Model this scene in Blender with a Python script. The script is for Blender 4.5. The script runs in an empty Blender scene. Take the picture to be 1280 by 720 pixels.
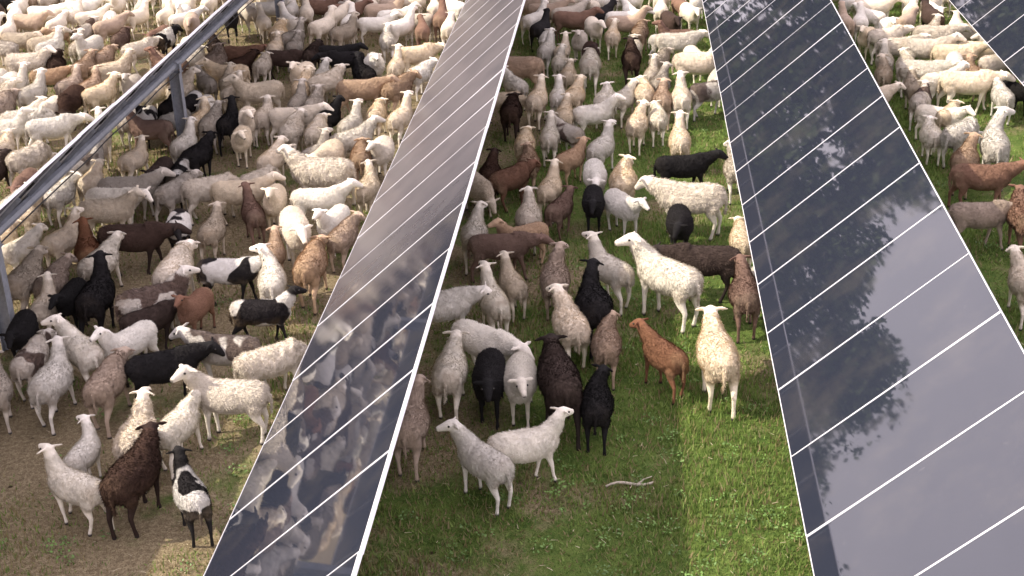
import bpy, bmesh, math, random
import numpy as np
from mathutils import Vector, Matrix, noise as mnoise
random.seed(7); rng = np.random.default_rng(7)
SC = bpy.context.scene
C = SC.collection
PI = math.pi

# ------------------------------------------------------------------ camera numbers (metres, degrees)
F, TH, AZ, RO = 1757.35, 0.430853, 0.0913945, 0.0339716     # focal in px of a 1280 wide frame, pitch, yaw to the left, roll
TAU, DL, XA, PIT, W, SB, SA = 0.717537, 7.8394, 1.694, 5.64452, 1.44002, 10.0207, 12.7881
LEN = 2.6
H = DL + 0.9

def project(P):
    x = P[0]*math.cos(AZ)+P[1]*math.sin(AZ); y = -P[0]*math.sin(AZ)+P[1]*math.cos(AZ); z = P[2]-H
    up = y*math.sin(TH)+z*math.cos(TH); fw = y*math.cos(TH)-z*math.sin(TH)
    u = F*x/fw; v = F*up/fw
    return 640+u*math.cos(RO)-v*math.sin(RO), 360-(u*math.sin(RO)+v*math.cos(RO))

def ground(px, py, z=0.0):
    X = px-640; Y = 360-py
    u = X*math.cos(RO)+Y*math.sin(RO); v = -X*math.sin(RO)+Y*math.cos(RO)
    fw = F*math.cos(TH)+v*math.sin(TH); up = -F*math.sin(TH)+v*math.cos(TH)
    x = u*math.cos(AZ)-fw*math.sin(AZ); y = u*math.sin(AZ)+fw*math.cos(AZ)
    t = (H-z)/-up
    return Vector((x*t, y*t, z))

# ------------------------------------------------------------------ helpers
def tag(o, label=None, cat=None, group=None, kind=None):
    if label: o['label'] = label
    if cat: o['category'] = cat
    if group: o['group'] = group
    if kind: o['kind'] = kind
    return o

def link(name, me, parent=None, loc=None):
    o = bpy.data.objects.new(name, me); C.objects.link(o)
    if parent: o.parent = parent
    if loc is not None: o.location = loc
    return o

def mesh_of(bm, name, mats, smooth=False):
    me = bpy.data.meshes.new(name); bm.to_mesh(me); bm.free()
    for m in (mats if isinstance(mats, (list, tuple)) else [mats]): me.materials.append(m)
    if smooth: me.polygons.foreach_set('use_smooth', [True]*len(me.polygons))
    return me

def box(bm, c, s, rot=None, mi=0):
    vs = []
    for dx in (-.5, .5):
        for dy in (-.5, .5):
            for dz in (-.5, .5):
                v = Vector((dx*s[0], dy*s[1], dz*s[2]))
                if rot: v = rot @ v
                vs.append(bm.verts.new(v+Vector(c)))
    for f in ((0,1,3,2),(4,6,7,5),(0,4,5,1),(2,3,7,6),(0,2,6,4),(1,5,7,3)):
        bm.faces.new([vs[i] for i in f]).material_index = mi

def tube(bm, pts, rad, n=10, up=None, mi=0):
    """closed tapered tube; rad entries r or (side, vertical)"""
    pts = [Vector(p) for p in pts]; rings = []
    for i, p in enumerate(pts):
        d = (pts[min(i+1, len(pts)-1)]-pts[max(i-1, 0)]).normalized()
        u = Vector(up) if up else (Vector((0,0,1)) if abs(d.z) < .8 else Vector((0,1,0)))
        s = d.cross(u).normalized(); t = s.cross(d).normalized()
        a, b = rad[i] if isinstance(rad[i], tuple) else (rad[i], rad[i])
        rings.append([bm.verts.new(p+s*a*math.cos(k*2*PI/n)+t*b*math.sin(k*2*PI/n)) for k in range(n)])
    for r0, r1 in zip(rings, rings[1:]):
        for k in range(n):
            bm.faces.new((r0[k], r0[(k+1) % n], r1[(k+1) % n], r1[k])).material_index = mi
    bm.faces.new(rings[0][::-1]).material_index = mi; bm.faces.new(rings[-1]).material_index = mi

def blob(bm, c, r, seg=12):
    m = Matrix.Translation(c) @ Matrix.Diagonal((r[0], r[1], r[2], 1))
    bmesh.ops.create_uvsphere(bm, u_segments=seg, v_segments=seg//2+2, radius=1, matrix=m)

# ------------------------------------------------------------------ materials
class NT:
    def __init__(s, name):
        s.m = bpy.data.materials.new(name); s.m.use_nodes = True; s.t = s.m.node_tree; s.t.nodes.clear()
        s.out = s.n('ShaderNodeOutputMaterial')
    def n(s, typ, **kw):
        nd = s.t.nodes.new(typ)
        for k, v in kw.items(): setattr(nd, k, v)
        return nd
    def l(s, a, b): s.t.links.new(a, b)
    def put(s, node, key, v):
        if hasattr(v, 'is_linked') or isinstance(v, bpy.types.NodeSocket): s.l(v, node.inputs[key])
        else: node.inputs[key].default_value = v
    def noise(s, vec, scale, detail=4, rough=.55):
        nd = s.n('ShaderNodeTexNoise'); s.put(nd, 'Vector', vec); nd.inputs['Scale'].default_value = scale
        nd.inputs['Detail'].default_value = detail; nd.inputs['Roughness'].default_value = rough
        return nd.outputs['Fac']
    def ramp(s, fac, a, b, ca=0., cb=1.):
        nd = s.n('ShaderNodeMapRange'); nd.interpolation_type = 'SMOOTHSTEP'
        s.put(nd, 'Value', fac); s.put(nd, 'From Min', a); s.put(nd, 'From Max', b); s.put(nd, 'To Min', ca); s.put(nd, 'To Max', cb)
        return nd.outputs['Result']
    def mix(s, fac, a, b, typ='MIX'):
        nd = s.n('ShaderNodeMix'); nd.data_type = 'RGBA'; nd.blend_type = typ
        s.put(nd, 0, fac); 
        for k, v in ((6, a), (7, b)):
            if isinstance(v, tuple): nd.inputs[k].default_value = (*v[:3], 1)
            else: s.l(v, nd.inputs[k])
        return nd.outputs[2]
    def math(s, op, a, b=0.):
        nd = s.n('ShaderNodeMath', operation=op); s.put(nd, 0, a); s.put(nd, 1, b); return nd.outputs[0]
    def bsdf(s, col, rough=.8, spec=.3, metal=0., bump=None, bstr=.3, bdist=.01, **kw):
        nd = s.n('ShaderNodeBsdfPrincipled')
        if isinstance(col, tuple): nd.inputs['Base Color'].default_value = (*col[:3], 1)
        else: s.l(col, nd.inputs['Base Color'])
        s.put(nd, 'Roughness', rough); nd.inputs['Metallic'].default_value = metal
        nd.inputs['Specular IOR Level'].default_value = spec
        for k, v in kw.items(): s.put(nd, k.replace('_', ' '), v)
        if bump is not None:
            b = s.n('ShaderNodeBump'); b.inputs['Strength'].default_value = bstr; b.inputs['Distance'].default_value = bdist
            s.l(bump, b.inputs['Height']); s.l(b.outputs['Normal'], nd.inputs['Normal'])
        s.l(nd.outputs[0], s.out.inputs['Surface'])
        return s.m

def coat(name, body, point, patch=None, pthr=.55, stain=(.30,.21,.12), stainamt=.6, pscale=2.2):
    """fleece colour, face-and-leg colour, optional patches; random tone per animal"""
    t = NT(name)
    tc = t.n('ShaderNodeTexCoord'); oi = t.n('ShaderNodeObjectInfo'); at = t.n('ShaderNodeVertexColor', layer_name='zone')
    sep = t.n('ShaderNodeSeparateColor'); t.l(at.outputs[0], sep.inputs[0])
    off = t.n('ShaderNodeVectorMath', operation='ADD'); t.l(tc.outputs['Object'], off.inputs[0])
    comb = t.n('ShaderNodeCombineXYZ'); r40 = t.math('MULTIPLY', oi.outputs['Random'], 60.)
    for i in range(3): t.l(r40, comb.inputs[i])
    t.l(comb.outputs[0], off.inputs[1]); vec = off.outputs[0]
    base = t.mix(t.ramp(t.noise(vec, 5, 3), .35, .7), body, tuple(c*.82 for c in body))
    base = t.mix(t.ramp(t.noise(vec, 22, 5, .7),   .40, .70, 0., .20), base, tuple(c*.55 for c in body))
    if patch is not None:
        base = t.mix(t.ramp(t.noise(vec, pscale, 2, .4), pthr, pthr+.03), base, patch)
    dirt = t.math('MULTIPLY', t.ramp(t.noise(vec, 6, 4), .34, .62), t.math('MULTIPLY', sep.outputs[2], stainamt))
    base = t.mix(dirt, base, tuple(stain))
    pt = t.mix(t.ramp(t.noise(vec, 9, 2), .45, .6), point, tuple(min(1, c*1.15) for c in point))
    base = t.mix(sep.outputs[0], base, pt)
    base = t.mix(sep.outputs[1], base, (.035, .028, .026))
    v = t.ramp(t.math('FRACT', t.math('MULTIPLY', oi.outputs['Random'], 7.31)), 0, 1, .86, 1.14)
    hsv = t.n('ShaderNodeHueSaturation'); t.l(base, hsv.inputs['Color']); t.l(v, hsv.inputs['Value'])
    t.l(t.ramp(t.math('FRACT', t.math('MULTIPLY', oi.outputs['Random'], 3.77)), 0, 1, .65, 1.05), hsv.inputs['Saturation'])
    fine = t.noise(tc.outputs['Object'], 55, 5, .7)
    mid = t.noise(tc.outputs['Object'], 16, 3, .6)
    h = t.math('ADD', fine, t.math('MULTIPLY', mid, 1.4))
    return t.bsdf(hsv.outputs[0], .92, .12, bump=h, bstr=.55, bdist=.02, Sheen_Weight=(.10 if sum(body) > .5 else 0.), Sheen_Roughness=.6)

COAT = {
 'W': coat('white_fleece', (.76,.71,.61), (.78,.72,.62)),
 'C': coat('cream_fleece', (.74,.63,.47), (.76,.67,.53)),
 'G': coat('greyish_fleece', (.47,.40,.31), (.54,.47,.38)),
 'T': coat('tan_fleece', (.42,.29,.19), (.44,.31,.21)),
 'R': coat('red_brown_hair', (.21,.105,.062), (.18,.085,.05)),
 'K': coat('dark_brown_hair', (.060,.034,.025), (.035,.022,.018), stainamt=.1),
 'B': coat('black_hair', (.020,.018,.019), (.016,.015,.016), stainamt=.05),
 'P': coat('pied_fleece', (.62,.56,.48), (.60,.55,.48), patch=(.12,.075,.055), pthr=.53),
 'Q': coat('black_and_white_hair', (.022,.019,.02), (.02,.018,.018), patch=(.66,.63,.58), pthr=.50),
}
CNAME = {'W':'white','C':'cream','G':'greyish','T':'tan','R':'russet','K':'chocolate','B':'black','P':'brown pied','Q':'black pied'}

def m_simple(name, col, rough, metal=0., spec=.5, var=.15, sc=8, bump=0.):
    t = NT(name); tc = t.n('ShaderNodeTexCoord')
    nz = t.noise(tc.outputs['Object'], sc, 5, .6)
    c = t.mix(t.ramp(nz, .3, .7), tuple(x*(1-var) for x in col), tuple(min(1, x*(1+var)) for x in col))
    r = t.ramp(nz, .3, .7, rough*.8, min(1, rough*1.2))
    return t.bsdf(c, r, spec, metal, bump=nz if bump else None, bstr=bump)
M_EYE = m_simple('eye_dark', (.012,.01,.008), .15)
M_ALU = m_simple('aluminium_frame', (.80,.80,.84), .42, .25, var=.05)
M_GALV = m_simple('galvanised_steel', (.28,.30,.34), .62, .2, var=.18, sc=14, bump=.1)
M_TUBE = m_simple('torque_tube_steel', (.28,.30,.34), .6, .25, var=.15, sc=6, bump=.1)
M_BACK = m_simple('module_backsheet', (.075,.085,.115), .4, var=.2, sc=3)
M_JB = m_simple('junction_box_plastic', (.02,.02,.022), .5)
M_STICK = m_simple('weathered_wood', (.44,.39,.32), .85, var=.2, sc=20, bump=.4)
M_BARK = m_simple('tree_bark', (.10,.075,.055), .95, var=.4, sc=6, bump=.6)

def glass_mat(hazy=False):
    t = NT('hazy_module_glass' if hazy else 'module_glass'); tc = t.n('ShaderNodeTexCoord'); geo = t.n('ShaderNodeNewGeometry')
    pos = geo.outputs['Position']
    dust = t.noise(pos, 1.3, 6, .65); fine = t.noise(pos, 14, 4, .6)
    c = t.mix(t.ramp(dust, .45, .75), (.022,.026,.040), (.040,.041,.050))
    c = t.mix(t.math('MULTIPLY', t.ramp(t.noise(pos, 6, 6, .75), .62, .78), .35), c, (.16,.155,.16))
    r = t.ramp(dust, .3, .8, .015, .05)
    if hazy:
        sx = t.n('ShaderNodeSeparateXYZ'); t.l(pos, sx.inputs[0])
        haze = t.math('MULTIPLY', t.ramp(sx.outputs[1], 13., 20., .0, 1.), t.ramp(t.noise(pos, 2.1, 5, .6), .25, .65, .55, 1.))  # painted haze: purple-grey veil mixed into the glass colour, fading at the near end
        c = t.mix(haze, c, (.112,.100,.112)); r = t.ramp(haze, 0., .5, .03, .30)
    return t.bsdf(c, r, .5, 0, bump=t.noise(pos, .9, 2), bstr=.012, bdist=.01, IOR=1.85)
M_GLASS = glass_mat(); M_HAZY = glass_mat(True)

def ground_mat():
    t = NT('pasture_ground'); geo = t.n('ShaderNodeNewGeometry'); pos = geo.outputs['Position']
    sx = t.n('ShaderNodeSeparateXYZ'); t.l(pos, sx.inputs[0])
    big = t.noise(pos, .35, 5, .6); mid = t.noise(pos, 2.2, 6, .7); fine = t.noise(pos, 17, 6, .75); vf = t.noise(pos, 70, 3, .7)
    green = t.mix(t.ramp(mid, .35, .68), (.072,.130,.028), (.17,.245,.060))
    green = t.mix(t.ramp(fine, .45, .7), green, (.17,.20,.06))
    green = t.mix(t.ramp(vf, .3, .5), (.02,.04,.008), green)
    dry = t.mix(t.ramp(fine, .35, .68), (.22,.17,.105), (.42,.35,.22))
    dry = t.mix(t.ramp(vf, .3, .55), (.09,.066,.038), dry)
    # trodden to the left, greener to the right
    side = t.ramp(sx.outputs[0], -5.2, 1.2, .15, -.02)
    k = t.math('ADD', t.math('ADD', t.math('MULTIPLY', big, .75), t.math('MULTIPLY', mid, .25)), side)
    base = t.mix(t.ramp(k, .50, .62), green, dry)
    dung = t.ramp(t.noise(pos, 5.5, 3, .5), .70, .74)
    base = t.mix(dung, base, (.05,.035,.02))
    h = t.math('ADD', fine, t.math('MULTIPLY', vf, .7))
    return t.bsdf(base, .95, .1, bump=h, bstr=.8, bdist=.05)
M_GROUND = ground_mat()

def grass_mat():
    t = NT('grass_blades'); at = t.n('ShaderNodeVertexColor', layer_name='tone')
    nd = t.n('ShaderNodeBsdfPrincipled'); t.l(at.outputs[0], nd.inputs['Base Color']); nd.inputs['Roughness'].default_value = .6
    nd.inputs['Specular IOR Level'].default_value = .25
    tr = t.n('ShaderNodeBsdfTranslucent'); t.l(at.outputs[0], tr.inputs[0])
    mx = t.n('ShaderNodeMixShader'); mx.inputs[0].default_value = .3
    t.l(nd.outputs[0], mx.inputs[1]); t.l(tr.outputs[0], mx.inputs[2]); t.l(mx.outputs[0], t.out.inputs[0])
    return t.m
M_GRASS = grass_mat()

def leaf_mat():
    t = NT('tree_leaves'); geo = t.n('ShaderNodeNewGeometry'); 
    nz = t.noise(geo.outputs['Position'], .9, 4, .6)
    c = t.mix(t.ramp(nz, .35, .65), (.035,.06,.018), (.075,.11,.03))
    return t.bsdf(c, .6, .3)
M_LEAF = leaf_mat()

# ------------------------------------------------------------------ world and sun
def setup_world():
    w = bpy.data.worlds.new('World'); SC.world = w; w.use_nodes = True
    nt = w.node_tree; nt.nodes.clear()
    out = nt.nodes.new('ShaderNodeOutputWorld'); bg = nt.nodes.new('ShaderNodeBackground')
    sky = nt.nodes.new('ShaderNodeTexSky'); sky.sky_type = 'NISHITA'; sky.sun_disc = False
    el = math.radians(44); sdir = Vector((-math.cos(el)*math.cos(.22), -math.cos(el)*math.sin(.22), math.sin(el)))
    sky.sun_elevation = el; sky.sun_rotation = math.atan2(sdir.x, sdir.y)
    sky.dust_density = 3.5; sky.air_density = 1.; sky.ozone_density = 1.
    # thin high cloud veil over the sky
    tc = nt.nodes.new('ShaderNodeTexCoord'); nz = nt.nodes.new('ShaderNodeTexNoise'); nz.inputs['Scale'].default_value = 2.3; nz.inputs['Detail'].default_value = 6
    mp = nt.nodes.new('ShaderNodeMapping'); mp.inputs['Scale'].default_value = (1, 1, 3)
    nt.links.new(tc.outputs['Generated'], mp.inputs[0]); nt.links.new(mp.outputs[0], nz.inputs['Vector'])
    mr = nt.nodes.new('ShaderNodeMapRange'); mr.interpolation_type = 'SMOOTHSTEP'
    mr.inputs['From Min'].default_value = .30; mr.inputs['From Max'].default_value = .62; mr.inputs['To Min'].default_value = .70; mr.inputs['To Max'].default_value = .88
    nt.links.new(nz.outputs['Fac'], mr.inputs['Value'])
    mx = nt.nodes.new('ShaderNodeMix'); mx.data_type = 'RGBA'
    nt.links.new(mr.outputs[0], mx.inputs[0]); nt.links.new(sky.outputs[0], mx.inputs[6]); mx.inputs[7].default_value = (13.2, 11.7, 12.7, 1)
    nt.links.new(mx.outputs[2], bg.inputs['Color']); bg.inputs['Strength'].default_value = .12
    nt.links.new(bg.outputs[0], out.inputs[0])
    sd = bpy.data.lights.new('sun', 'SUN'); sd.energy = 5.0; sd.angle = math.radians(.6); sd.color = (1, .90, .73)
    so = bpy.data.objects.new('sun', sd); C.objects.link(so); so.rotation_euler = sdir.to_track_quat('Z', 'Y').to_euler(); so.location = sdir*60
setup_world()

# ------------------------------------------------------------------ ground
def build_ground():
    bm = bmesh.new(); xs = [-600,-60]+[x for x in np.arange(-30, 30.1, 1.0)]+[60, 600]; ys = [-600,-40]+[y for y in np.arange(0, 60.1, 1.0)]+[120, 900]
    g = [[bm.verts.new((x, y, (mnoise.noise(Vector((x*.25, y*.25, 0)))*.03 if abs(x) < 31 and 0 <= y <= 60 else 0))) for x in xs] for y in ys]
    for j in range(len(ys)-1):
        for i in range(len(xs)-1): bm.faces.new((g[j][i], g[j][i+1], g[j+1][i+1], g[j+1][i]))
    tag(link('ground', mesh_of(bm, 'ground', M_GROUND, True)), kind='structure')
build_ground()

# ------------------------------------------------------------------ grass: one uncountable mass
def fbm(x, y, s, o=0.):
    return mnoise.fractal(Vector((x*s, y*s, o)), 1., 2., 4)
def build_grass():
    V = []; Cc = []
    n = 0; target = 260000
    P = []
    while len(P) < target:
        y = 9+ (42-9)*random.random()**1.35
        half = y*.40+1.2
        x = -y*.09 + random.uniform(-half, half)
        d = fbm(x, y, .5, 3.)
        side = min(1, max(0, (x+5.5)/6.5))
        if random.random() > .30+.55*side+.8*d: continue
        P.append((x, y, d, side))
    P = np.array(P)
    N = len(P)
    hgt = rng.uniform(.03, .085, N)*(1+.8*np.clip(P[:, 2], -.5, .8)); wd = rng.uniform(.005, .011, N)*(1+P[:, 1]/40)
    ang = rng.uniform(0, 2*PI, N); lean = rng.uniform(.0, .07, N); la = rng.uniform(0, 2*PI, N)
    z0 = -.01
    vs = np.zeros((N, 3, 3))
    vs[:, 0, 0] = P[:, 0]-np.cos(ang)*wd; vs[:, 0, 1] = P[:, 1]-np.sin(ang)*wd; vs[:, 0, 2] = z0
    vs[:, 1, 0] = P[:, 0]+np.cos(ang)*wd; vs[:, 1, 1] = P[:, 1]+np.sin(ang)*wd; vs[:, 1, 2] = z0
    vs[:, 2, 0] = P[:, 0]+np.cos(la)*lean; vs[:, 2, 1] = P[:, 1]+np.sin(la)*lean; vs[:, 2, 2] = hgt
    me = bpy.data.meshes.new('grass')
    me.vertices.add(3*N); me.vertices.foreach_set('co', vs.reshape(-1))
    me.loops.add(3*N); me.loops.foreach_set('vertex_index', np.arange(3*N, dtype=np.int32))
    me.polygons.add(N); me.polygons.foreach_set('loop_start', np.arange(0, 3*N, 3, dtype=np.int32)); me.update()
    dry = rng.random(N) < (.60-.38*P[:, 3])
    g1 = np.array((.085,.155,.03)); g2 = np.array((.25,.34,.09)); d1 = np.array((.22,.17,.08)); d2 = np.array((.36,.31,.17))
    k = rng.random((N, 1)); col = np.where(dry[:, None], d1+(d2-d1)*k, g1+(g2-g1)*k)
    ca = me.color_attributes.new('tone', 'FLOAT_COLOR', 'POINT')
    cc = np.ones((N, 3, 4)); cc[:, :, :3] = col[:, None, :]; ca.data.foreach_set('color', cc.reshape(-1))
    me.materials.append(M_GRASS)
    tag(link('grass', me), 'short trodden pasture grass between the sheep', 'grass', kind='stuff')
build_grass()

# ------------------------------------------------------------------ solar rows
def tilt_mat(tau): return Matrix.Rotation(-tau, 3, 'Y')
def module_meshes(tau, gm):
    """panel pane and frame, baked at the tilt; origin on the torque tube axis, y = 0 at the module's near edge"""
    R = tilt_mat(tau); off = .13; gap = .002; fw = .0095; y0, y1 = gap, W-gap
    bm = bmesh.new(); box(bm, (0, (y0+y1)/2, off-.004), (LEN-2*fw, y1-y0-2*fw, .008))
    for v in bm.verts: v.co = R @ v.co
    pane = mesh_of(bm, 'glass_pane', gm)
    bm = bmesh.new()
    zc = off-.016; hh = .040
    box(bm, (-LEN/2+fw/2, (y0+y1)/2, zc), (fw, y1-y0, hh)); box(bm, (LEN/2-fw/2, (y0+y1)/2, zc), (fw, y1-y0, hh))
    for yy in (y0+fw/2, y1-fw/2): box(bm, (0, yy, zc), (LEN-2*fw, fw, hh))
    for v in bm.verts: v.co = R @ v.co
    frame = mesh_of(bm, 'module_frame', M_ALU)
    bm = bmesh.new()
    box(bm, (0, (y0+y1)/2, off-.013), (LEN-2*fw, y1-y0-2*fw, .006))
    for v in bm.verts: v.co = R @ v.co
    back = mesh_of(bm, 'backsheet', M_BACK)
    bm = bmesh.new(); box(bm, (.62, .72, off-.031), (.16, .11, .03)); box(bm, (.2, .72, off-.03), (.7, .012, .012))
    for v in bm.verts: v.co = R @ v.co
    jb = mesh_of(bm, 'junction_box', M_JB)
    bm = bmesh.new(); zr = off-.04-.032
    box(bm, (0, 0, zr+.027), (1.5, .055, .004)); box(bm, (0, -.0275, zr), (1.5, .004, .05)); box(bm, (0, .0275, zr), (1.5, .004, .05))
    for v in bm.verts: v.co = R @ v.co
    rail = mesh_of(bm, 'mounting_rail', M_GALV)
    return pane, frame, back, jb, rail
ROWS = []
def pile_mesh():
    bm = bmesh.new(); h = 1.62; f = .16; d = .19
    box(bm, (-d/2, 0, h/2-.15), (.012, f, h+.3)); box(bm, (d/2, 0, h/2-.15), (.012, f, h+.3)); box(bm, (0, 0, h/2-.15), (d-.012, .009, h+.3))
    bm2 = bmesh.new()
    box(bm2, (0, 0, h+.01), (.26, .20, .018))
    for s in (-1, 1): box(bm2, (s*.115, 0, h+.10), (.012, .12, .17))
    tube(bm2, [(0, -.05, h+.135), (0, .05, h+.135)], [.105, .105], 16)
    return mesh_of(bm, 'pile', M_GALV), mesh_of(bm2, 'bearing_housing', M_GALV)
PILE, BEAR = pile_mesh()
def build_row(xlow, phase, y_from, y_to, tau, label, pile_phase, pile_step=8.4, gm=None):
    c = LEN*math.cos(tau)
    # the glass plane's low edge at (xlow, 0.9): axis lies .13 m behind its middle
    mid = Vector((xlow+c/2, 0, .9+LEN*math.sin(tau)/2)); nrm = Vector((-math.sin(tau), 0, math.cos(tau)))
    ax = mid-nrm*.13
    k0 = math.ceil((y_from-phase)/W); k1 = math.floor((y_to-phase)/W)
    ya = phase+k0*W; yb = phase+k1*W
    root = bpy.data.objects.new('solar_panel_row', None); C.objects.link(root); root.location = (ax.x, ya, 0)
    root.empty_display_size = .3
    tag(root, label, 'solar panels', 'rows of tilted solar panels')
    pane, frame, back, jb, rail = module_meshes(tau, gm or M_GLASS)
    for k in range(k1-k0):
        p = link('solar_module', pane, root, (0, k*W, ax.z))
        p.rotation_euler = (random.gauss(0, .0012), random.gauss(0, .0015), 0)
        for nm, me in (('module_frame', frame), ('backsheet', back), ('junction_box', jb)): link(nm, me, p)
        link('mounting_rail', rail, root, (0, k*W, ax.z))
    bm = bmesh.new(); tube(bm, [(0, -.3, 0), (0, yb-ya+.3, 0)], [.075, .075], 8)
    link('torque_tube', mesh_of(bm, 'torque_tube', M_TUBE), root, (0, 0, ax.z))
    bm = bmesh.new(); cp = []
    for q in range(int((yb-ya)/.35)):
        yy = q*.35; cp.append((.10+.01*math.sin(q), yy, -.085-.025*abs(math.sin(yy*PI/W/2))))
    tube(bm, cp, [.011]*len(cp), 6); link('cable', mesh_of(bm, 'cable', M_JB, True), root, (0, 0, ax.z))
    y = pile_phase
    while y < y_from: y += pile_step
    dz = ax.z-1.755
    while y < y_to:
        p = link('pile', PILE, root, (0, y-ya, dz)); link('bearing_housing', BEAR, p)
        y += pile_step
    ROWS.append((xlow, tau, ya, yb))
TAUC = TAU+math.radians(1.5)
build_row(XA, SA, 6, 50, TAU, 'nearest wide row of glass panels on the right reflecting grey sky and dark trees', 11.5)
build_row(XA-PIT, SB, 5, 50, TAU, 'middle row of purple-grey glass panels reflecting the herd, white edge on its right', 13.5, gm=M_HAZY)
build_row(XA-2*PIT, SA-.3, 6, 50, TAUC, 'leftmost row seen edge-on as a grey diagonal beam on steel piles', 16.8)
build_row(XA+PIT, SA+.5, 8, 50, TAU, 'row of which only a corner shows at the far right top', 14)

def occluded(P):
    """is world point P behind a panel row as seen from the camera"""
    cam = Vector((0, 0, H)); d = Vector(P)-cam
    for xl, tau, ya, yb in ROWS:
        n = Vector((-math.sin(tau), 0, math.cos(tau))); q = Vector((xl, 0, .9)); den = d.dot(n)
        if abs(den) < 1e-6: continue
        t = (q-cam).dot(n)/den
        if 0 < t < 1:
            h = cam+d*t; s = (h-Vector((xl, h.y, .9))).dot(Vector((math.cos(tau), 0, math.sin(tau))))
            if 0 < s < LEN and ya < h.y < yb: return True
    return False

# ------------------------------------------------------------------ sheep
def add_tufts(me, co, no, wool, cc, woolly, seed, name):
    """short locks of hair lying back over the coat, in the same mesh"""
    g = np.random.default_rng(seed+50); n = 9000
    pr = wool+.05; idx = g.choice(len(co), n, p=pr/pr.sum())
    p = co[idx]+g.normal(0, .003, (n, 3)); nn = no[idx]; wl = wool[idx][:, None]
    flow = np.array((0, -1., -.45))+g.normal(0, .35+.4*woolly, (n, 3)); flow -= nn*np.sum(flow*nn, 1, keepdims=True)
    flow /= np.linalg.norm(flow, axis=1, keepdims=True)+1e-6
    L = (.004+g.uniform(.010, .024+.012*woolly, (n, 1))*wl); d = flow*.85+nn*g.uniform(.25, .75+.3*woolly, (n, 1))
    sd = np.cross(flow, nn); w = g.uniform(.003, .0065, (n, 1))
    V = np.stack([p-sd*w-nn*.002, p+sd*w-nn*.002, p+d*L], 1).reshape(-1, 3)
    nv = len(co); m0 = len(me.polygons)
    sizes = np.empty(m0, np.int32); me.polygons.foreach_get('loop_total', sizes)
    lp = np.empty(len(me.loops), np.int32); me.loops.foreach_get('vertex_index', lp)
    lp2 = np.concatenate([lp, np.arange(nv, nv+3*n, dtype=np.int32)]); sizes2 = np.concatenate([sizes, np.full(n, 3, np.int32)])
    o = bpy.data.meshes.new(name); o.vertices.add(nv+3*n); o.vertices.foreach_set('co', np.concatenate([co, V]).reshape(-1))
    o.loops.add(len(lp2)); o.loops.foreach_set('vertex_index', lp2); o.polygons.add(len(sizes2))
    st = np.concatenate([[0], np.cumsum(sizes2)[:-1]]).astype(np.int32); o.polygons.foreach_set('loop_start', st)
    o.polygons.foreach_set('use_smooth', np.concatenate([np.ones(m0, bool), np.zeros(n, bool)])); o.update()
    ca = o.color_attributes.new('zone', 'FLOAT_COLOR', 'POINT'); ca.data.foreach_set('color', np.concatenate([cc, np.repeat(cc[idx], 3, 0)]).reshape(-1))
    bpy.data.meshes.remove(me); return o

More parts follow.
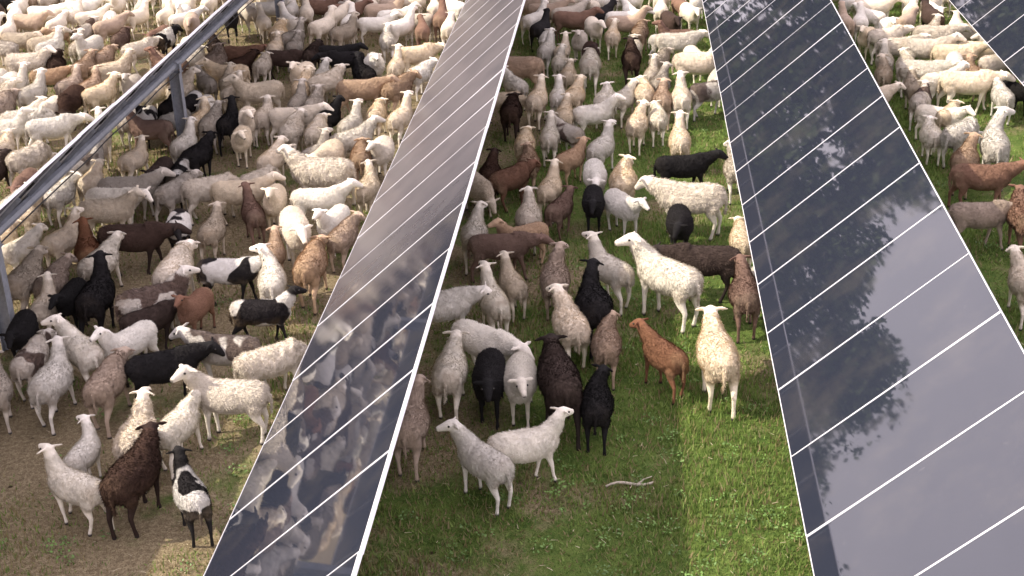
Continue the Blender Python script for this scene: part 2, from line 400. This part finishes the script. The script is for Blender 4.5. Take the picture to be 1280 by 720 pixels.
def sheep_mesh(name, neck_pitch, head_pitch, yaw=0., stride=0., woolly=0., fat=1., bend=0., voxel=.0135, seed=0, tufts=9000):
    """one continuous body facing +Y, feet on z = 0, withers .68 m. neck_pitch: degrees above horizontal; yaw: head turn (+ = left)"""
    bm = bmesh.new(); w = woolly
    # trunk, sections from rump to chest
    sec = [(-.41,.545,.075,.075),(-.385,.55,.135,.122),(-.30,.545,.170,.158),(-.18,.525,.180*fat,.172),(-.04,.502,.200*fat,.186),(.10,.497,.195*fat,.188),
           (.22,.512,.170,.180),(.32,.535,.142,.158),(.385,.55,.085,.105),(.41,.555,.045,.06)]
    def bx(y): return -bend*max(0, y)**2*1.2
    tube(bm, [(bx(y), y, z) for y, z, a, b in sec], [(a*(.93+.10*w), b*(1+.08*w)) for y, z, a, b in sec], 20, up=(0,0,1))
    # neck
    yr = math.radians(yaw); npz = math.radians(neck_pitch)
    base = Vector((bx(.28), .27, .575)); nd = Vector((-math.sin(yr*.45)*math.cos(npz), math.cos(yr*.45)*math.cos(npz), math.sin(npz)))
    nl = .30; poll = base+nd*nl+Vector((-math.sin(yr)*.02, .015, 0))
    midn = base+nd*nl*.5+Vector((0, .02, -.01 if neck_pitch > 0 else .03))
    tube(bm, [base-nd*.06, base+nd*.06, midn, poll-nd*.05, poll], [(.125,.155),(.108,.138),(.088*(1+.2*w),.106*(1+.2*w)),(.074,.084),(.064,.068)], 14, up=(0,0,1))
    blob(bm, poll+Vector((0,0,.0)), (.066,.066,.062), 14)
    # head
    hp = math.radians(head_pitch); hd = Vector((-math.sin(yr)*math.cos(hp), math.cos(yr)*math.cos(hp), math.sin(hp)))
    sd = Vector((math.cos(yr), math.sin(yr), 0)); hu = sd.cross(hd).normalized()
    h0 = poll+hu*.012
    tube(bm, [h0-hd*.055, h0-hd*.02, h0+hd*.035, h0+hd*.095, h0+hd*.15, h0+hd*.195, h0+hd*.212],
         [(.03,.035),(.056,.062),(.064,.070),(.052,.058),(.038,.043),(.032,.034),(.018,.018)], 14, up=tuple(hu))
    # brow and cheeks
    for s in (-1, 1): blob(bm, h0+hd*.06+sd*s*.046+hu*.018, (.019,.019,.017), 10)
    # ears: out to the sides, slightly drooped
    for s in (-1, 1):
        e0 = h0-hd*.012+sd*s*.045+hu*.030; dr = -.22+.16*math.sin(seed*2.1+s); ed = (sd*s+hu*dr-hd*.18).normalized()
        tube(bm, [e0, e0+ed*.03, e0+ed*.07, e0+ed*.105, e0+ed*.122], [(.016,.014),(.027,.012),(.032,.010),(.021,.009),(.009,.007)], 10, up=tuple((hu*.8+hd*.6).normalized()))
    # legs
    def leg(pts, rad): tube(bm, pts, rad, 10, up=(1,0,0))
    for s, st in ((-1, stride), (1, -stride)):
        x = s*.088; f = st*.10
        xo = bx(.24)
        leg([(x*.9+xo,.25,.52),(x+xo,.255+f*.1,.40),(x+xo,.25+f*.35,.315),(x+xo,.255+f*.6,.215),(x+xo,.25+f*.8,.11),(x+xo,.25+f,.045),(x+xo,.262+f,.0)],
            [(.080,.062),(.060,.045),(.040,.031),(.027,.026),(.020,.019),(.024,.022),(.029,.025)])
        f = -st*.11; x = s*.098
        leg([(x*.85,-.27,.52),(x*1.05,-.275,.42),(x*1.05,-.285+f*.3,.335),(x,-.345+f*.6,.235),(x,-.325+f*.8,.12),(x,-.31+f,.045),(x,-.296+f,.0)],
            [(.115,.072),(.098,.062),(.062,.042),(.030,.025),(.022,.020),(.025,.023),(.030,.026)])
    # tail
    tube(bm, [(0,-.405,.60),(0,-.43,.55),(.008,-.438,.46),(.01,-.43,.37),(.01,-.425,.33)], [.022,.024,.019,.014,.008], 8, up=(1,0,0))
    bmesh.ops.recalc_face_normals(bm, faces=bm.faces)
    me = bpy.data.meshes.new('tmp'); bm.to_mesh(me); bm.free()
    tmp = bpy.data.objects.new('tmp', me); C.objects.link(tmp)
    r = tmp.modifiers.new('r', 'REMESH'); r.mode = 'VOXEL'; r.voxel_size = voxel; r.use_smooth_shade = True
    sm = tmp.modifiers.new('s', 'SMOOTH'); sm.factor = .5; sm.iterations = 4
    dg = bpy.context.evaluated_depsgraph_get(); ev = tmp.evaluated_get(dg)
    out = bpy.data.meshes.new_from_object(ev); out.name = name
    bpy.data.objects.remove(tmp); bpy.data.meshes.remove(me)
    n = len(out.vertices); co = np.empty(n*3); out.vertices.foreach_get('co', co); co = co.reshape(-1, 3)
    no = np.empty(n*3); out.vertices.foreach_get('normal', no); no = no.reshape(-1, 3)
    def segd(a, b):
        a = np.array(a); b = np.array(b); ab = b-a; t = np.clip(((co-a)@ab)/(ab@ab), 0, 1)
        return np.linalg.norm(co-(a+t[:, None]*ab), axis=1)
    hd_d = segd(h0-hd*.01, h0+hd*.21); face = np.clip((.100-hd_d)/.025, 0, 1)
    for s in (-1, 1):
        e0 = h0+sd*s*.05+hu*.03; ed_ = segd(e0, e0+sd*s*.15-hd*.02); face = np.maximum(face, np.clip((.05-ed_)/.01, 0, 1))
    legm = np.clip((.40-co[:, 2])/.07, 0, 1)*(np.abs(co[:, 0]) > .03)*(1-np.clip((.20-segd(base, poll))/.05, 0, 1))
    mask = np.clip(np.maximum(face, legm), 0, 1)
    wool = 1-mask
    # fleece relief
    amp = .007+.016*woolly
    dsp = np.array([mnoise.noise(Vector(c)*13+Vector((seed*7, 0, 0)))+.6*mnoise.noise(Vector(c)*27) for c in co])*amp*wool
    co2 = co+no*dsp[:, None]
    out.vertices.foreach_set('co', co2.reshape(-1))
    dark = np.clip((.040-co[:, 2])/.012, 0, 1)*(hd_d > .15)
    dark = np.maximum(dark, .75*np.clip((.030-np.linalg.norm(co-np.array(h0+hd*.212), axis=1))/.012, 0, 1))
    low = np.clip((.52-co[:, 2])/.25, 0, 1)*.8+np.clip((-.25-co[:, 1])/.12, 0, 1)*.6
    ca = out.color_attributes.new('zone', 'FLOAT_COLOR', 'POINT')
    cc = np.ones((n, 4)); cc[:, 0] = mask; cc[:, 1] = dark; cc[:, 2] = np.clip(low, 0, 1); ca.data.foreach_set('color', cc.reshape(-1))
    out.polygons.foreach_set('use_smooth', [True]*len(out.polygons)); out.update()
    if tufts: out = add_tufts(out, co2, no, wool, cc, woolly, seed, name)
    out.materials.clear(); out.materials.append(COAT['W'])
    eyes = [h0+hd*.062+sd*s*.060+hu*.020 for s in (-1, 1)]
    return out, eyes, (h0, poll)

POSE = {}
def mk(key, *a, **k): POSE[key] = sheep_mesh('sheep_'+key, *a, seed=len(POSE), **k)
mk('u', 62, -14, 4, stride=.35)                 # head raised
mk('U', 68, -8, -10, stride=-.7)
mk('l', 58, -12, 62, stride=.2, bend=.1)        # head raised, turned left
mk('r', 58, -12, -62, stride=-.3)
mk('n', 24, -34, 6, stride=.8)                  # head level
mk('N', 34, -28, -14, stride=-.5, fat=1.1)
mk('m', 18, -42, 25, stride=.3, woolly=.35, fat=1.06)
mk('d', -38, -62, 8, stride=.5, woolly=.4)      # grazing
mk('w', 58, -14, -6, stride=-.2, woolly=1., fat=1.08)
mk('x', 6, -30, -8, stride=-.9)                 # walking, head low
mk('y', 50, -20, -28, stride=.9, fat=1.12, woolly=.2)
mk('v', 46, -22, 30, stride=.6, woolly=.5)
bm = bmesh.new(); blob(bm, (0, 0, 0), (.014, .015, .013), 10); EYE = mesh_of(bm, 'eye', M_EYE, True)
ALT = {'u': 'uUyv', 'n': 'nNmx', 'd': 'd', 'l': 'l', 'r': 'r', 'w': 'w'}
PTXT = {'u':'head raised','U':'head raised','v':'head raised','w':'head raised','l':'head turned left','r':'head turned right','n':'head level','N':'head level','m':'head level','d':'grazing'}

# x, y of the ground under the body in the photo, heading (0 away, 90 right, -90 left, 180 towards us), pose, coat, size
S = """
47 112 80 u C 1.1|68 113 -20 n K 1|25 142 10 u W 1|46 155 10 u W 1.1|8 176 0 n T 1.2|92 140 10 u T 1|95 162 180 d K 1.1|110 120 0 n T 1.1
135 104 0 n T 1|145 124 40 u C 1.1|130 155 20 n C 1.1|38 187 60 d W 1.1|70 199 60 n W 1.1|8 224 0 n C 1|37 238 20 d C 1.1|3 252 0 n K 1
178 96 30 n C 1.1|10 90 -60 n G 1|60 84 40 n C 1|28 80 100 n G 1|155 80 0 n R 1|196 152 20 u C 1|191 184 178 u Q 1|212 172 0 n B 1
247 109 0 n W 1.1|273 109 0 n T 1.1|262 139 -30 n G 1|260 193 0 n G 1.1|244 165 180 n Q 1|297 150 10 u C 1|292 192 0 u B 1.05
326 153 -115 u C 1.15|331 115 0 n C 1|303 98 90 n R 1|346 93 0 n C 1|371 90 0 n G 1|360 104 90 n K 1|312 187 168 u C 1|332 184 0 n C 1
363 187 80 n C 1.1|384 142 0 u C 1|407 138 30 n C 1.1|376 163 0 u G 1|396 166 0 n G 1|399 205 0 n C 1.1|368 204 0 n C 1.1|441 194 10 u W 1
455 151 82 n T 1.15|473 179 0 n C 1|498 148 20 n T 1.1|497 118 0 u C 1|470 112 165 w W .95|522 104 60 n C 1.1|526 127 20 n W 1|503 186 12 u C 1.05
415 97 90 n B 1|434 106 -90 n B 1|396 100 0 n K 1|414 184 10 n B 1|107 264 0 n C .95|57 286 0 n C 1.05|88 279 5 n W 1|166 279 82 n G 1.15
205 252 180 n K 1|234 282 20 n G 1.1|260 279 60 d C 1.1|304 283 82 n C 1.1|344 292 175 u C 1|407 265 -85 u C 1.3|463 276 0 u C 1
402 292 80 n W 1.05|374 338 160 n C 1.25|393 381 0 n T 1.2|432 338 8 n T 1|345 398 -12 l W 1.05|290 384 88 n Q 1.05|227 398 0 n C 1.25
194 424 55 w P 1.15|128 424 -4 u B 1.2|131 376 8 n W 1.1|172 346 82 n K 1.2|228 326 170 n Q 1|270 331 0 n G 1|38 400 0 n G 1.15
8 346 0 n C 1.05|72 396 0 n T 1|97 416 178 n B .95|28 456 172 n B .95|47 497 0 n P 1|73 528 0 u W 1.05|122 484 -42 l W 1.05
158 480 -150 u W 1|150 531 0 n T 1.1|206 507 60 n B 1.1|4 537 -20 n G 1|286 492 -82 n P 1.1|296 553 -84 l C 1.15|342 503 50 d C 1.1
188 606 -5 w C 1.05|223 585 12 n W 1.0|111 614 4 l W .85|165 652 8 n K 1.2|112 664 -60 u W 1.0|246 672 -30 u Q .95
609 630 -42 l W 1.0|656 610 68 u W 1.0|516 585 0 n T 1.1|565 517 0 n W 1.1|607 480 125 n W 1.15|552 432 70 n W 1.1
619 426 -18 u W 1.05|642 396 -20 u C .9|626 352 82 n R 1.1|595 336 0 u W 1|665 318 0 n C 1.05|688 276 8 u C 1|638 262 40 n R 1.05
598 272 150 d G 1|616 258 0 n K 1|652 334 -120 u T .95|714 456 -14 u C 1.1|744 438 -10 u B 1.2|770 384 -35 u W 1.1|828 405 -42 l W 1.35
880 378 -84 n K 1.2|849 322 178 n B 1|930 418 0 n R 1.1|948 392 170 n W .8|926 344 0 n C 1|862 302 -80 n C 1.3|778 299 150 n W 1
742 294 178 n B 1|744 262 175 n W 1.05|779 271 0 n C 1.1|750 224 20 u W 1|688 208 0 u W 1|657 219 0 n C 1|736 178 62 u W 1
712 180 0 n C 1|672 161 8 u C 1.05|648 126 -80 n T 1.3|700 110 0 u W .9|718 154 8 n C 1|699 154 0 u W .95|738 119 0 n W 1.2
756 160 10 n W 1|779 158 20 n W 1|789 113 0 n K 1.2|792 92 0 n W 1|805 153 0 n C 1|828 161 0 n T 1.05|852 161 0 u C 1.1
824 110 20 n G 1|845 88 84 n W 1.1|872 121 82 n C 1.25|886 151 60 n P 1.1|796 192 8 u C 1|822 182 0 n W .95|849 217 0 u C 1.1
852 250 80 n B 1.1|918 252 0 u C 1|757 476 0 n T 1|830 494 -32 n R 1|895 506 -6 n C 1.3|700 541 -12 n K 1.35|746 556 0 n B 1
652 527 178 n W 1.05|614 524 178 n B 1.1|640 178 0 n K 1.1|660 246 0 n T 1|715 236 30 n T .95|700 300 20 n R .9
1238 233 8 r W 1.35|1196 212 38 d W 1.15|1166 179 120 n W 1|1245 156 0 n W 1|1205 146 88 n C 1.25|1150 126 98 n W 1.15|1176 142 60 n W 1.1
1248 119 60 n C 1.15|1273 123 0 n R 1|1120 96 80 n C 1.1|1155 100 90 n C 1.15|1190 103 90 n C 1.15|1222 99 88 n C 1.1|1161 206 0 n W .95
1202 244 20 n T 1.1|1222 268 92 n R 1.15|1226 316 84 n T 1.1|1268 320 0 n R 1.2|1276 402 0 n C 1.1|1148 162 20 n P 1|1186 182 30 n C .95
1130 118 10 n W 1|1140 145 0 n G 1|1265 145 160 n B .9|1105 82 60 n C 1.1|1170 78 95 n C 1.1|1210 76 80 n C 1.1|1250 84 100 n T 1.1
"""
SH = []
for line in S.strip().splitlines():
    for it in line.split('|'):
        x, y, h, p, c, s = it.split(); x = float(x); y = float(y); s = float(s)
        g = ground(x, y-5); hd = math.radians(float(h))-AZ*0
        SH.append([g.x, g.y, hd, p, c, s*.98, 1])
NH = len(SH)
# fill the rest of the herd where the photo is packed with animals
def circles(s, r0=.17):
    fx, fy = math.sin(s[2]), math.cos(s[2]); L = .27*s[5]
    return [(s[0]+fx*k*L, s[1]+fy*k*L, r0*s[5]) for k in (-1, 0, 1.15)]
def clash(a, b, m=1.):
    if (a[0]-b[0])**2+(a[1]-b[1])**2 > 2.6: return False
    return any((p[0]-q[0])**2+(p[1]-q[1])**2 < (m*(p[2]+q[2]))**2 for p in circles(a) for q in circles(b))
def want(px, py):
    if py < 64: return 0
    if px < 500 and py < 300: return 1
    if px < 470 and py < 440: return .7
    if px < 250 and py < 470: return .35
    if px < 60 and 480 < py: return 0
    if 600 < px < 900:
        if py < 150: return .7
        if py < 290 and px < 800: return .5
        if py < 400 and px < 700: return .25
    if px > 1080 and py < 150: return .85
    
    return 0
tries = 0
while tries < 16000 and len(SH) < NH+190:
    tries += 1
    px = random.uniform(-25, 1305); py = -20+760*random.random()**1.5
    if random.random() > want(px, py): continue
    g = ground(px, py)
    if g.y > 44: continue
    h = random.choice([0, 0, 5, -10, 12, 20, -30, 40, 80, -80, 172, -165, 180]); h = math.radians(h+random.uniform(-12, 12))
    sunny = px < 180 or px > 600
    c = random.choices('WCGTRKBPQ', (26, 40, 6, 14, 5, 3, 2, 4, 2) if sunny else (22, 38, 9, 13, 4, 5, 4, 4, 3))[0]
    s = [g.x, g.y, h, random.choice('uuunnd' if py > 150 else 'uuunnn'), c, random.uniform(.88, 1.06), 0]
    if any(clash(s, o, .82) for o in SH): continue
    SH.append(s)
# the rearmost ranks past three hundred: one mass
MASS = []
for tries in range(5000):
    px = random.uniform(-30, 1310); py = random.uniform(-25, 66); g = ground(px, py)
    if g.y > 46: continue
    h = math.radians(random.choice([0, 5, -12, 20, -30, 45, 80, -80, 95, 170])+random.uniform(-12, 12))
    s = [g.x, g.y, h, 'n', random.choices('WCGTRKB', (26, 40, 8, 14, 4, 4, 3))[0], random.uniform(.95, 1.12), 0]
    if any(clash(s, o, 1.02) for o in SH) or any(clash(s, o, .95) for o in MASS): continue
    MASS.append(s)
# ease apart animals that overlap, keep clear of the piles
piles = []
for (xl, tau, ya, yb), ph in zip(ROWS, (11.5, 13.5, 16.8, 14)):
    axx = xl+LEN*math.cos(tau)/2+.13*math.sin(tau)
    y = ph
    while y < 50: piles.append((axx, y, .17)); y += 8.4
for it in range(40):
    for i in range(len(SH)):
        a = SH[i]
        for j in range(i+1, len(SH)):
            b = SH[j]
            if (a[0]-b[0])**2+(a[1]-b[1])**2 > 2.6: continue
            for p in circles(a, .155):
                for q in circles(b, .155):
                    dx, dy = q[0]-p[0], q[1]-p[1]; d = math.hypot(dx, dy) or 1e-3; o = p[2]+q[2]-d
                    if o > 0:
                        wa = .15 if a[6] and not b[6] else .5; k = .45*o/d
                        a[0] -= dx*k*wa; a[1] -= dy*k*wa; b[0] += dx*k*(1-wa); b[1] += dy*k*(1-wa)
        for X, Y, r in piles:
            for p in circles(a):
                dx, dy = p[0]-X, p[1]-Y; d = math.hypot(dx, dy) or 1e-3
                if d < r+p[2]: a[0] += dx/d*(r+p[2]-d)*.6; a[1] += dy/d*(r+p[2]-d)*.6
# drop those nobody can see
keep = []
for s in SH:
    fx, fy = math.sin(s[2])*s[5], math.cos(s[2])*s[5]
    pts = [(s[0]+fx*a, s[1]+fy*a, z*s[5]) for a, z in ((-.35,.6),(-.3,.15),(0,.68),(0,.4),(.3,.65),(.42,.95),(.3,.15))]
    vis = 0
    for P in pts:
        u, v = project(P)
        if -4 < u < 1284 and -4 < v < 724 and not occluded(P): vis += 1
    if vis >= 1: keep.append(s)
SH = keep
hand = [s for s in SH if s[6]]; extra = [s for s in SH if not s[6]]
SH = hand+extra[:max(0, 296-len(hand))]
print('sheep', len(hand), len(SH), 'mass', len(MASS))
def build_mass():
    low = [sheep_mesh('low', a, b, c, voxel=.026, seed=60+i, tufts=0)[0] for i, (a, b, c) in enumerate(((60, -14, 5), (26, -32, -8), (35, -30, 25)))]
    arr = []
    for me in low:
        n = len(me.vertices); co = np.empty(n*3); me.vertices.foreach_get('co', co); cc = np.empty(n*4); me.color_attributes['zone'].data.foreach_get('color', cc)
        arr.append((co.reshape(-1, 3), cc.reshape(-1, 4), [tuple(p.vertices) for p in me.polygons]))
    V = []; CC = []; Fc = []; MI = []; b = 0; keys = 'WCGTRKB'
    for i, s in enumerate(MASS):
        if occluded((s[0], s[1], .5*s[5])): continue
        co, cc, fc = arr[i % 3]; a = -s[2]; m = np.array(((math.cos(a), -math.sin(a), 0), (math.sin(a), math.cos(a), 0), (0, 0, 1)))
        V.append((co*s[5])@m.T+np.array((s[0], s[1], 0))); CC.append(cc); Fc += [tuple(b+k for k in f) for f in fc]; MI += [keys.index(s[4])]*len(fc); b += len(co)
    me = bpy.data.meshes.new('distant_flock'); me.from_pydata(np.concatenate(V).tolist(), [], Fc)
    for k in keys: me.materials.append(COAT[k])
    me.polygons.foreach_set('material_index', MI); me.polygons.foreach_set('use_smooth', [True]*len(Fc))
    ca = me.color_attributes.new('zone', 'FLOAT_COLOR', 'POINT'); ca.data.foreach_set('color', np.concatenate(CC).reshape(-1)); me.update()
    tag(link('distant_flock', me), 'rearmost ranks of the flock packed along the far edge', 'sheep', kind='stuff')
build_mass()

def heading_txt(h):
    a = math.degrees(h) % 360
    if a < 28 or a > 332: return 'facing away'
    if a < 62: return 'facing away to the right'
    if a < 118: return 'facing right'
    if a < 205 and a > 155: return 'facing the camera'
    if a <= 155: return 'facing right towards camera'
    if a < 242: return 'facing left towards camera'
    if a < 298: return 'facing left'
    return 'facing away to the left'
ORD = ['first','second','third','fourth','fifth','sixth','seventh','eighth','ninth','tenth','eleventh','twelfth']
def zone_of(s):
    x, y = s[0], s[1]
    xc = [xl+LEN*math.cos(t)/2 for xl, t, _, _ in ROWS]
    if x < xc[2]: return 'beyond left panels'
    if x < xc[1]: return 'left of middle panels'
    if x < xc[0]: return 'between middle and right panels'
    return 'beyond right panels'
groups = {}
info = []
for i, s in enumerate(SH):
    u, v = project((s[0], s[1], .3)); band = 'far' if v < 90 else ('distant' if v < 180 else ('middle' if v < 300 else ('near' if v < 460 else 'foremost')))
    pose = s[3]
    key = ((CNAME[s[4]], heading_txt(s[2]), PTXT[pose].replace('head ', 'head '), zone_of(s), band)); info.append((u, v, key))
    groups.setdefault(key, []).append((u, i))
LAB = {}
BT = {'far':'rearmost', 'distant':'far', 'middle':'midway', 'near':'near', 'foremost':'foremost'}
for key, lst in groups.items():
    lst.sort(); n = len(lst)
    for r, (u, i) in enumerate(lst):
        o = '' if n == 1 else ((('leftmost' if r == 0 else 'rightmost')+' of two, ') if n == 2 else ORD[r]+' from left, ')
        LAB[i] = (key, o)
short = {'facing away':'facing away','facing away to the right':'facing away right','facing away to the left':'facing away left','facing right':'facing right','facing left':'facing left',
         'facing the camera':'facing us','facing right towards camera':'quartering rightwards','facing left towards camera':'quartering leftwards'}
for i, s in enumerate(SH):
    key, o = LAB[i]; pose = s[3]
    if pose in ALT: pose = ALT[pose][(i*7+3) % len(ALT[pose])]
    me, eyes, _ = POSE[pose]
    ob = link('sheep', me, None, (s[0], s[1], 0)); ob.rotation_euler = (0, 0, -s[2]); ob.scale = (s[5]*random.uniform(.95, 1.06)*(random.choice((-1, 1)) if pose not in 'lr' else 1), s[5], s[5]*random.uniform(.97, 1.03))
    z = mnoise.noise(Vector((s[0]*.25, s[1]*.25, 0)))*.03; ob.location.z = z-.004
    ob.material_slots[0].link = 'OBJECT'; ob.material_slots[0].material = COAT[s[4]]
    lab = '%s sheep %s, %s%s%s %s' % (key[0], short[key[1]], '' if key[2] == 'head level' else key[2]+', ', o, BT[key[4]], key[3])
    tag(ob, lab, 'sheep', 'flock of sheep grazing among the solar panels')
    if info[i][1] > 330:
        for e in eyes: link('eye', EYE, ob, e)

# ------------------------------------------------------------------ small things on the ground
def branch(px, py, px2, py2, label):
    a = ground(px, py); b = ground(px2, py2); bm = bmesh.new(); L = (b-a).length; d = (b-a).normalized(); s = Vector((-d.y, d.x, 0))
    pts = [a+d*L*t+s*.03*math.sin(t*7)+Vector((0, 0, .03+.02*math.sin(t*5))) for t in np.linspace(0, 1, 9)]
    pts = [p-a for p in pts]
    tube(bm, pts, [.008+.012*(1-abs(i/8-.6)) for i in range(9)], 8)
    tube(bm, [pts[5], pts[5]+d*.10+s*.07+Vector((0,0,.02)), pts[5]+d*.2+s*.10+Vector((0,0,.03))], [.012,.009,.004], 7)
    tag(link('fallen_branch', mesh_of(bm, 'fallen_branch', M_STICK, True), None, a), label, 'branch')
branch(757, 611, 818, 605, 'thin pale bare branch lying on the grass before the standing sheep')

def build_litter():
    bm = bmesh.new()
    for k in range(650):
        px = random.uniform(-20, 1300); py = -10+740*random.random()**.8; g = ground(px, py)
        if g.y > 40: continue
        L = random.uniform(.02, .09); a = random.uniform(0, PI); w = random.uniform(.002, .005); z = random.uniform(.02, .05)
        d = Vector((math.cos(a), math.sin(a), random.uniform(-.1, .1)))*L/2; n = Vector((-math.sin(a), math.cos(a), 0))*w; c = g+Vector((0,0,z))
        bm.faces.new([bm.verts.new(c-d-n), bm.verts.new(c+d-n*.5), bm.verts.new(c+d+n*.5), bm.verts.new(c-d+n)])
    tag(link('straw_litter', mesh_of(bm, 'straw_litter', m_simple('dry_straw', (.50,.44,.30), .8, var=.35, sc=3))), 'pale dry straw bits scattered on the pasture', 'straw', kind='stuff')
    # leafy weed clumps of brighter green
    V = []; Fc = []; r = random
    for k in range(260):
        px = random.choice((random.uniform(560, 1010), random.uniform(560, 1290), random.uniform(-20, 560))); py = 740*r.random()**.7; g = ground(px, py)
        if g.y > 40: continue
        R0 = r.uniform(.05, .16)
        for q in range(int(22*R0/.1)):
            a = r.uniform(0, 2*PI); rr = R0*math.sqrt(r.random()); c = g+Vector((math.cos(a)*rr, math.sin(a)*rr, r.uniform(.03, .09)))
            s_ = r.uniform(.010, .024); n = Vector((r.gauss(0,.5), r.gauss(0,.5), 1)).normalized(); t1 = n.orthogonal().normalized(); t1.rotate(Matrix.Rotation(r.uniform(0, PI), 3, n)); t2 = n.cross(t1)
            b = len(V); V += [c-t1*s_, c-t2*s_*.6, c+t1*s_, c+t2*s_*.6]; Fc.append((b, b+1, b+2, b+3))
    me = bpy.data.meshes.new('weeds'); me.from_pydata([tuple(v) for v in V], [], Fc); me.materials.append(m_simple('weed_leaf', (.12,.22,.05), .6, var=.35, sc=2))
    tag(link('weeds', me), 'low leafy clover and weeds among the grass', 'weeds', kind='stuff')
build_litter()

# ------------------------------------------------------------------ trees the panels reflect
def tree_parts(seed, h, rw):
    r = random.Random(seed); bm = bmesh.new()
    tube(bm, [(0,0,-.2),(.05,.03,h*.2),(.12,-.05,h*.45),(.0,.05,h*.75),(.1,0,h*.93)], [h*.022,h*.017,h*.013,h*.008,.03], 10)
    cl = []
    for k in range(90):
        t = r.random()**.8; z = h*(.06+.88*t); rr = rw*(1.0-.6*t**2.2)*(.25+.75*r.random()); a = r.random()*2*PI
        p = Vector((math.cos(a)*rr, math.sin(a)*rr, z)); cl.append((p, r.uniform(.7, 1.5)*rw/3.6))
        if k % 2 == 0:
            q = Vector((.05, 0, max(h*.12, z-rr*.6))); tube(bm, [q, (q+p)/2+Vector((0,0,.2)), p], [h*.006, h*.004, .02], 6)
    tr = mesh_of(bm, 'trunk', M_BARK, True)
    V = []; Fc = []
    for p, cr in cl:
        for q in range(130):
            d = Vector((r.gauss(0,1), r.gauss(0,1), r.gauss(0,.75))).normalized()*cr*r.random()**.4
            c = p+d; s = r.uniform(.10, .22)
            n = Vector((r.gauss(0,1), r.gauss(0,1), r.gauss(0,1))).normalized(); t1 = n.orthogonal().normalized(); t2 = n.cross(t1)
            b = len(V); V += [c-t1*s, c-t2*s*.6, c+t1*s, c+t2*s*.6]; Fc.append((b, b+1, b+2, b+3))
    me = bpy.data.meshes.new('crown'); me.from_pydata([tuple(v) for v in V], [], Fc); me.materials.append(M_LEAF)
    return tr, me
TP = [tree_parts(k, 12.5, 3.9) for k in range(3)]
base = Vector((2.5, 12, 0)); k = 0
tl = [(-45,46,.95),(-40,44,1.02),(-35.5,46,.88),(-31,44,.86),(-26.5,45,1.06),(-22,46,.93),(-18.2,45,.96),(-13.8,44,1.12),(-9,45,1.05),(-4,47,.95),(1,47,1.0)]
for i, (a, d, sc) in enumerate(tl):
    a = math.radians(a); tr, cr = TP[i % 3]
    e = bpy.data.objects.new('leafy_tree', None); C.objects.link(e); e.location = base+Vector((math.sin(a)*d, math.cos(a)*d, 0)); e.rotation_euler = (0, 0, i*1.7); e.scale = (sc,)*3
    tag(e, '%s tall leafy tree from the left in the treeline mirrored by the panels' % ORD[i], 'tree', 'treeline beyond the pasture')
    link('trunk', tr, e); link('crown', cr, e)

# ------------------------------------------------------------------ camera
cd = bpy.data.cameras.new('camera'); cam = bpy.data.objects.new('camera', cd); C.objects.link(cam)
cd.sensor_width = 36; cd.lens = 36*F/1280; cd.clip_end = 3000; cd.clip_start = .1
fwd = Vector((-math.sin(AZ)*math.cos(TH), math.cos(AZ)*math.cos(TH), -math.sin(TH)))
rgt = Vector((math.cos(AZ), math.sin(AZ), 0)); up = rgt.cross(fwd)
r2 = rgt*math.cos(RO)-up*math.sin(RO)*-1; r2 = rgt*math.cos(RO)+up*math.sin(RO)*1
u2 = r2.cross(fwd) if False else (-rgt*math.sin(RO)+up*math.cos(RO))
# image x = u cos - v sin  ->  camera right axis is (cos, -sin) in (rgt, up)
r2 = rgt*math.cos(RO)-up*math.sin(RO); u2 = rgt*math.sin(RO)+up*math.cos(RO)
cam.matrix_world = Matrix(((r2.x, u2.x, -fwd.x, 0), (r2.y, u2.y, -fwd.y, 0), (r2.z, u2.z, -fwd.z, H), (0, 0, 0, 1)))
SC.camera = cam
SC.view_settings.view_transform = 'Standard'; SC.view_settings.look = 'None'; SC.view_settings.gamma = 1; SC.view_settings.exposure = .35
SC.view_settings.use_curve_mapping = False
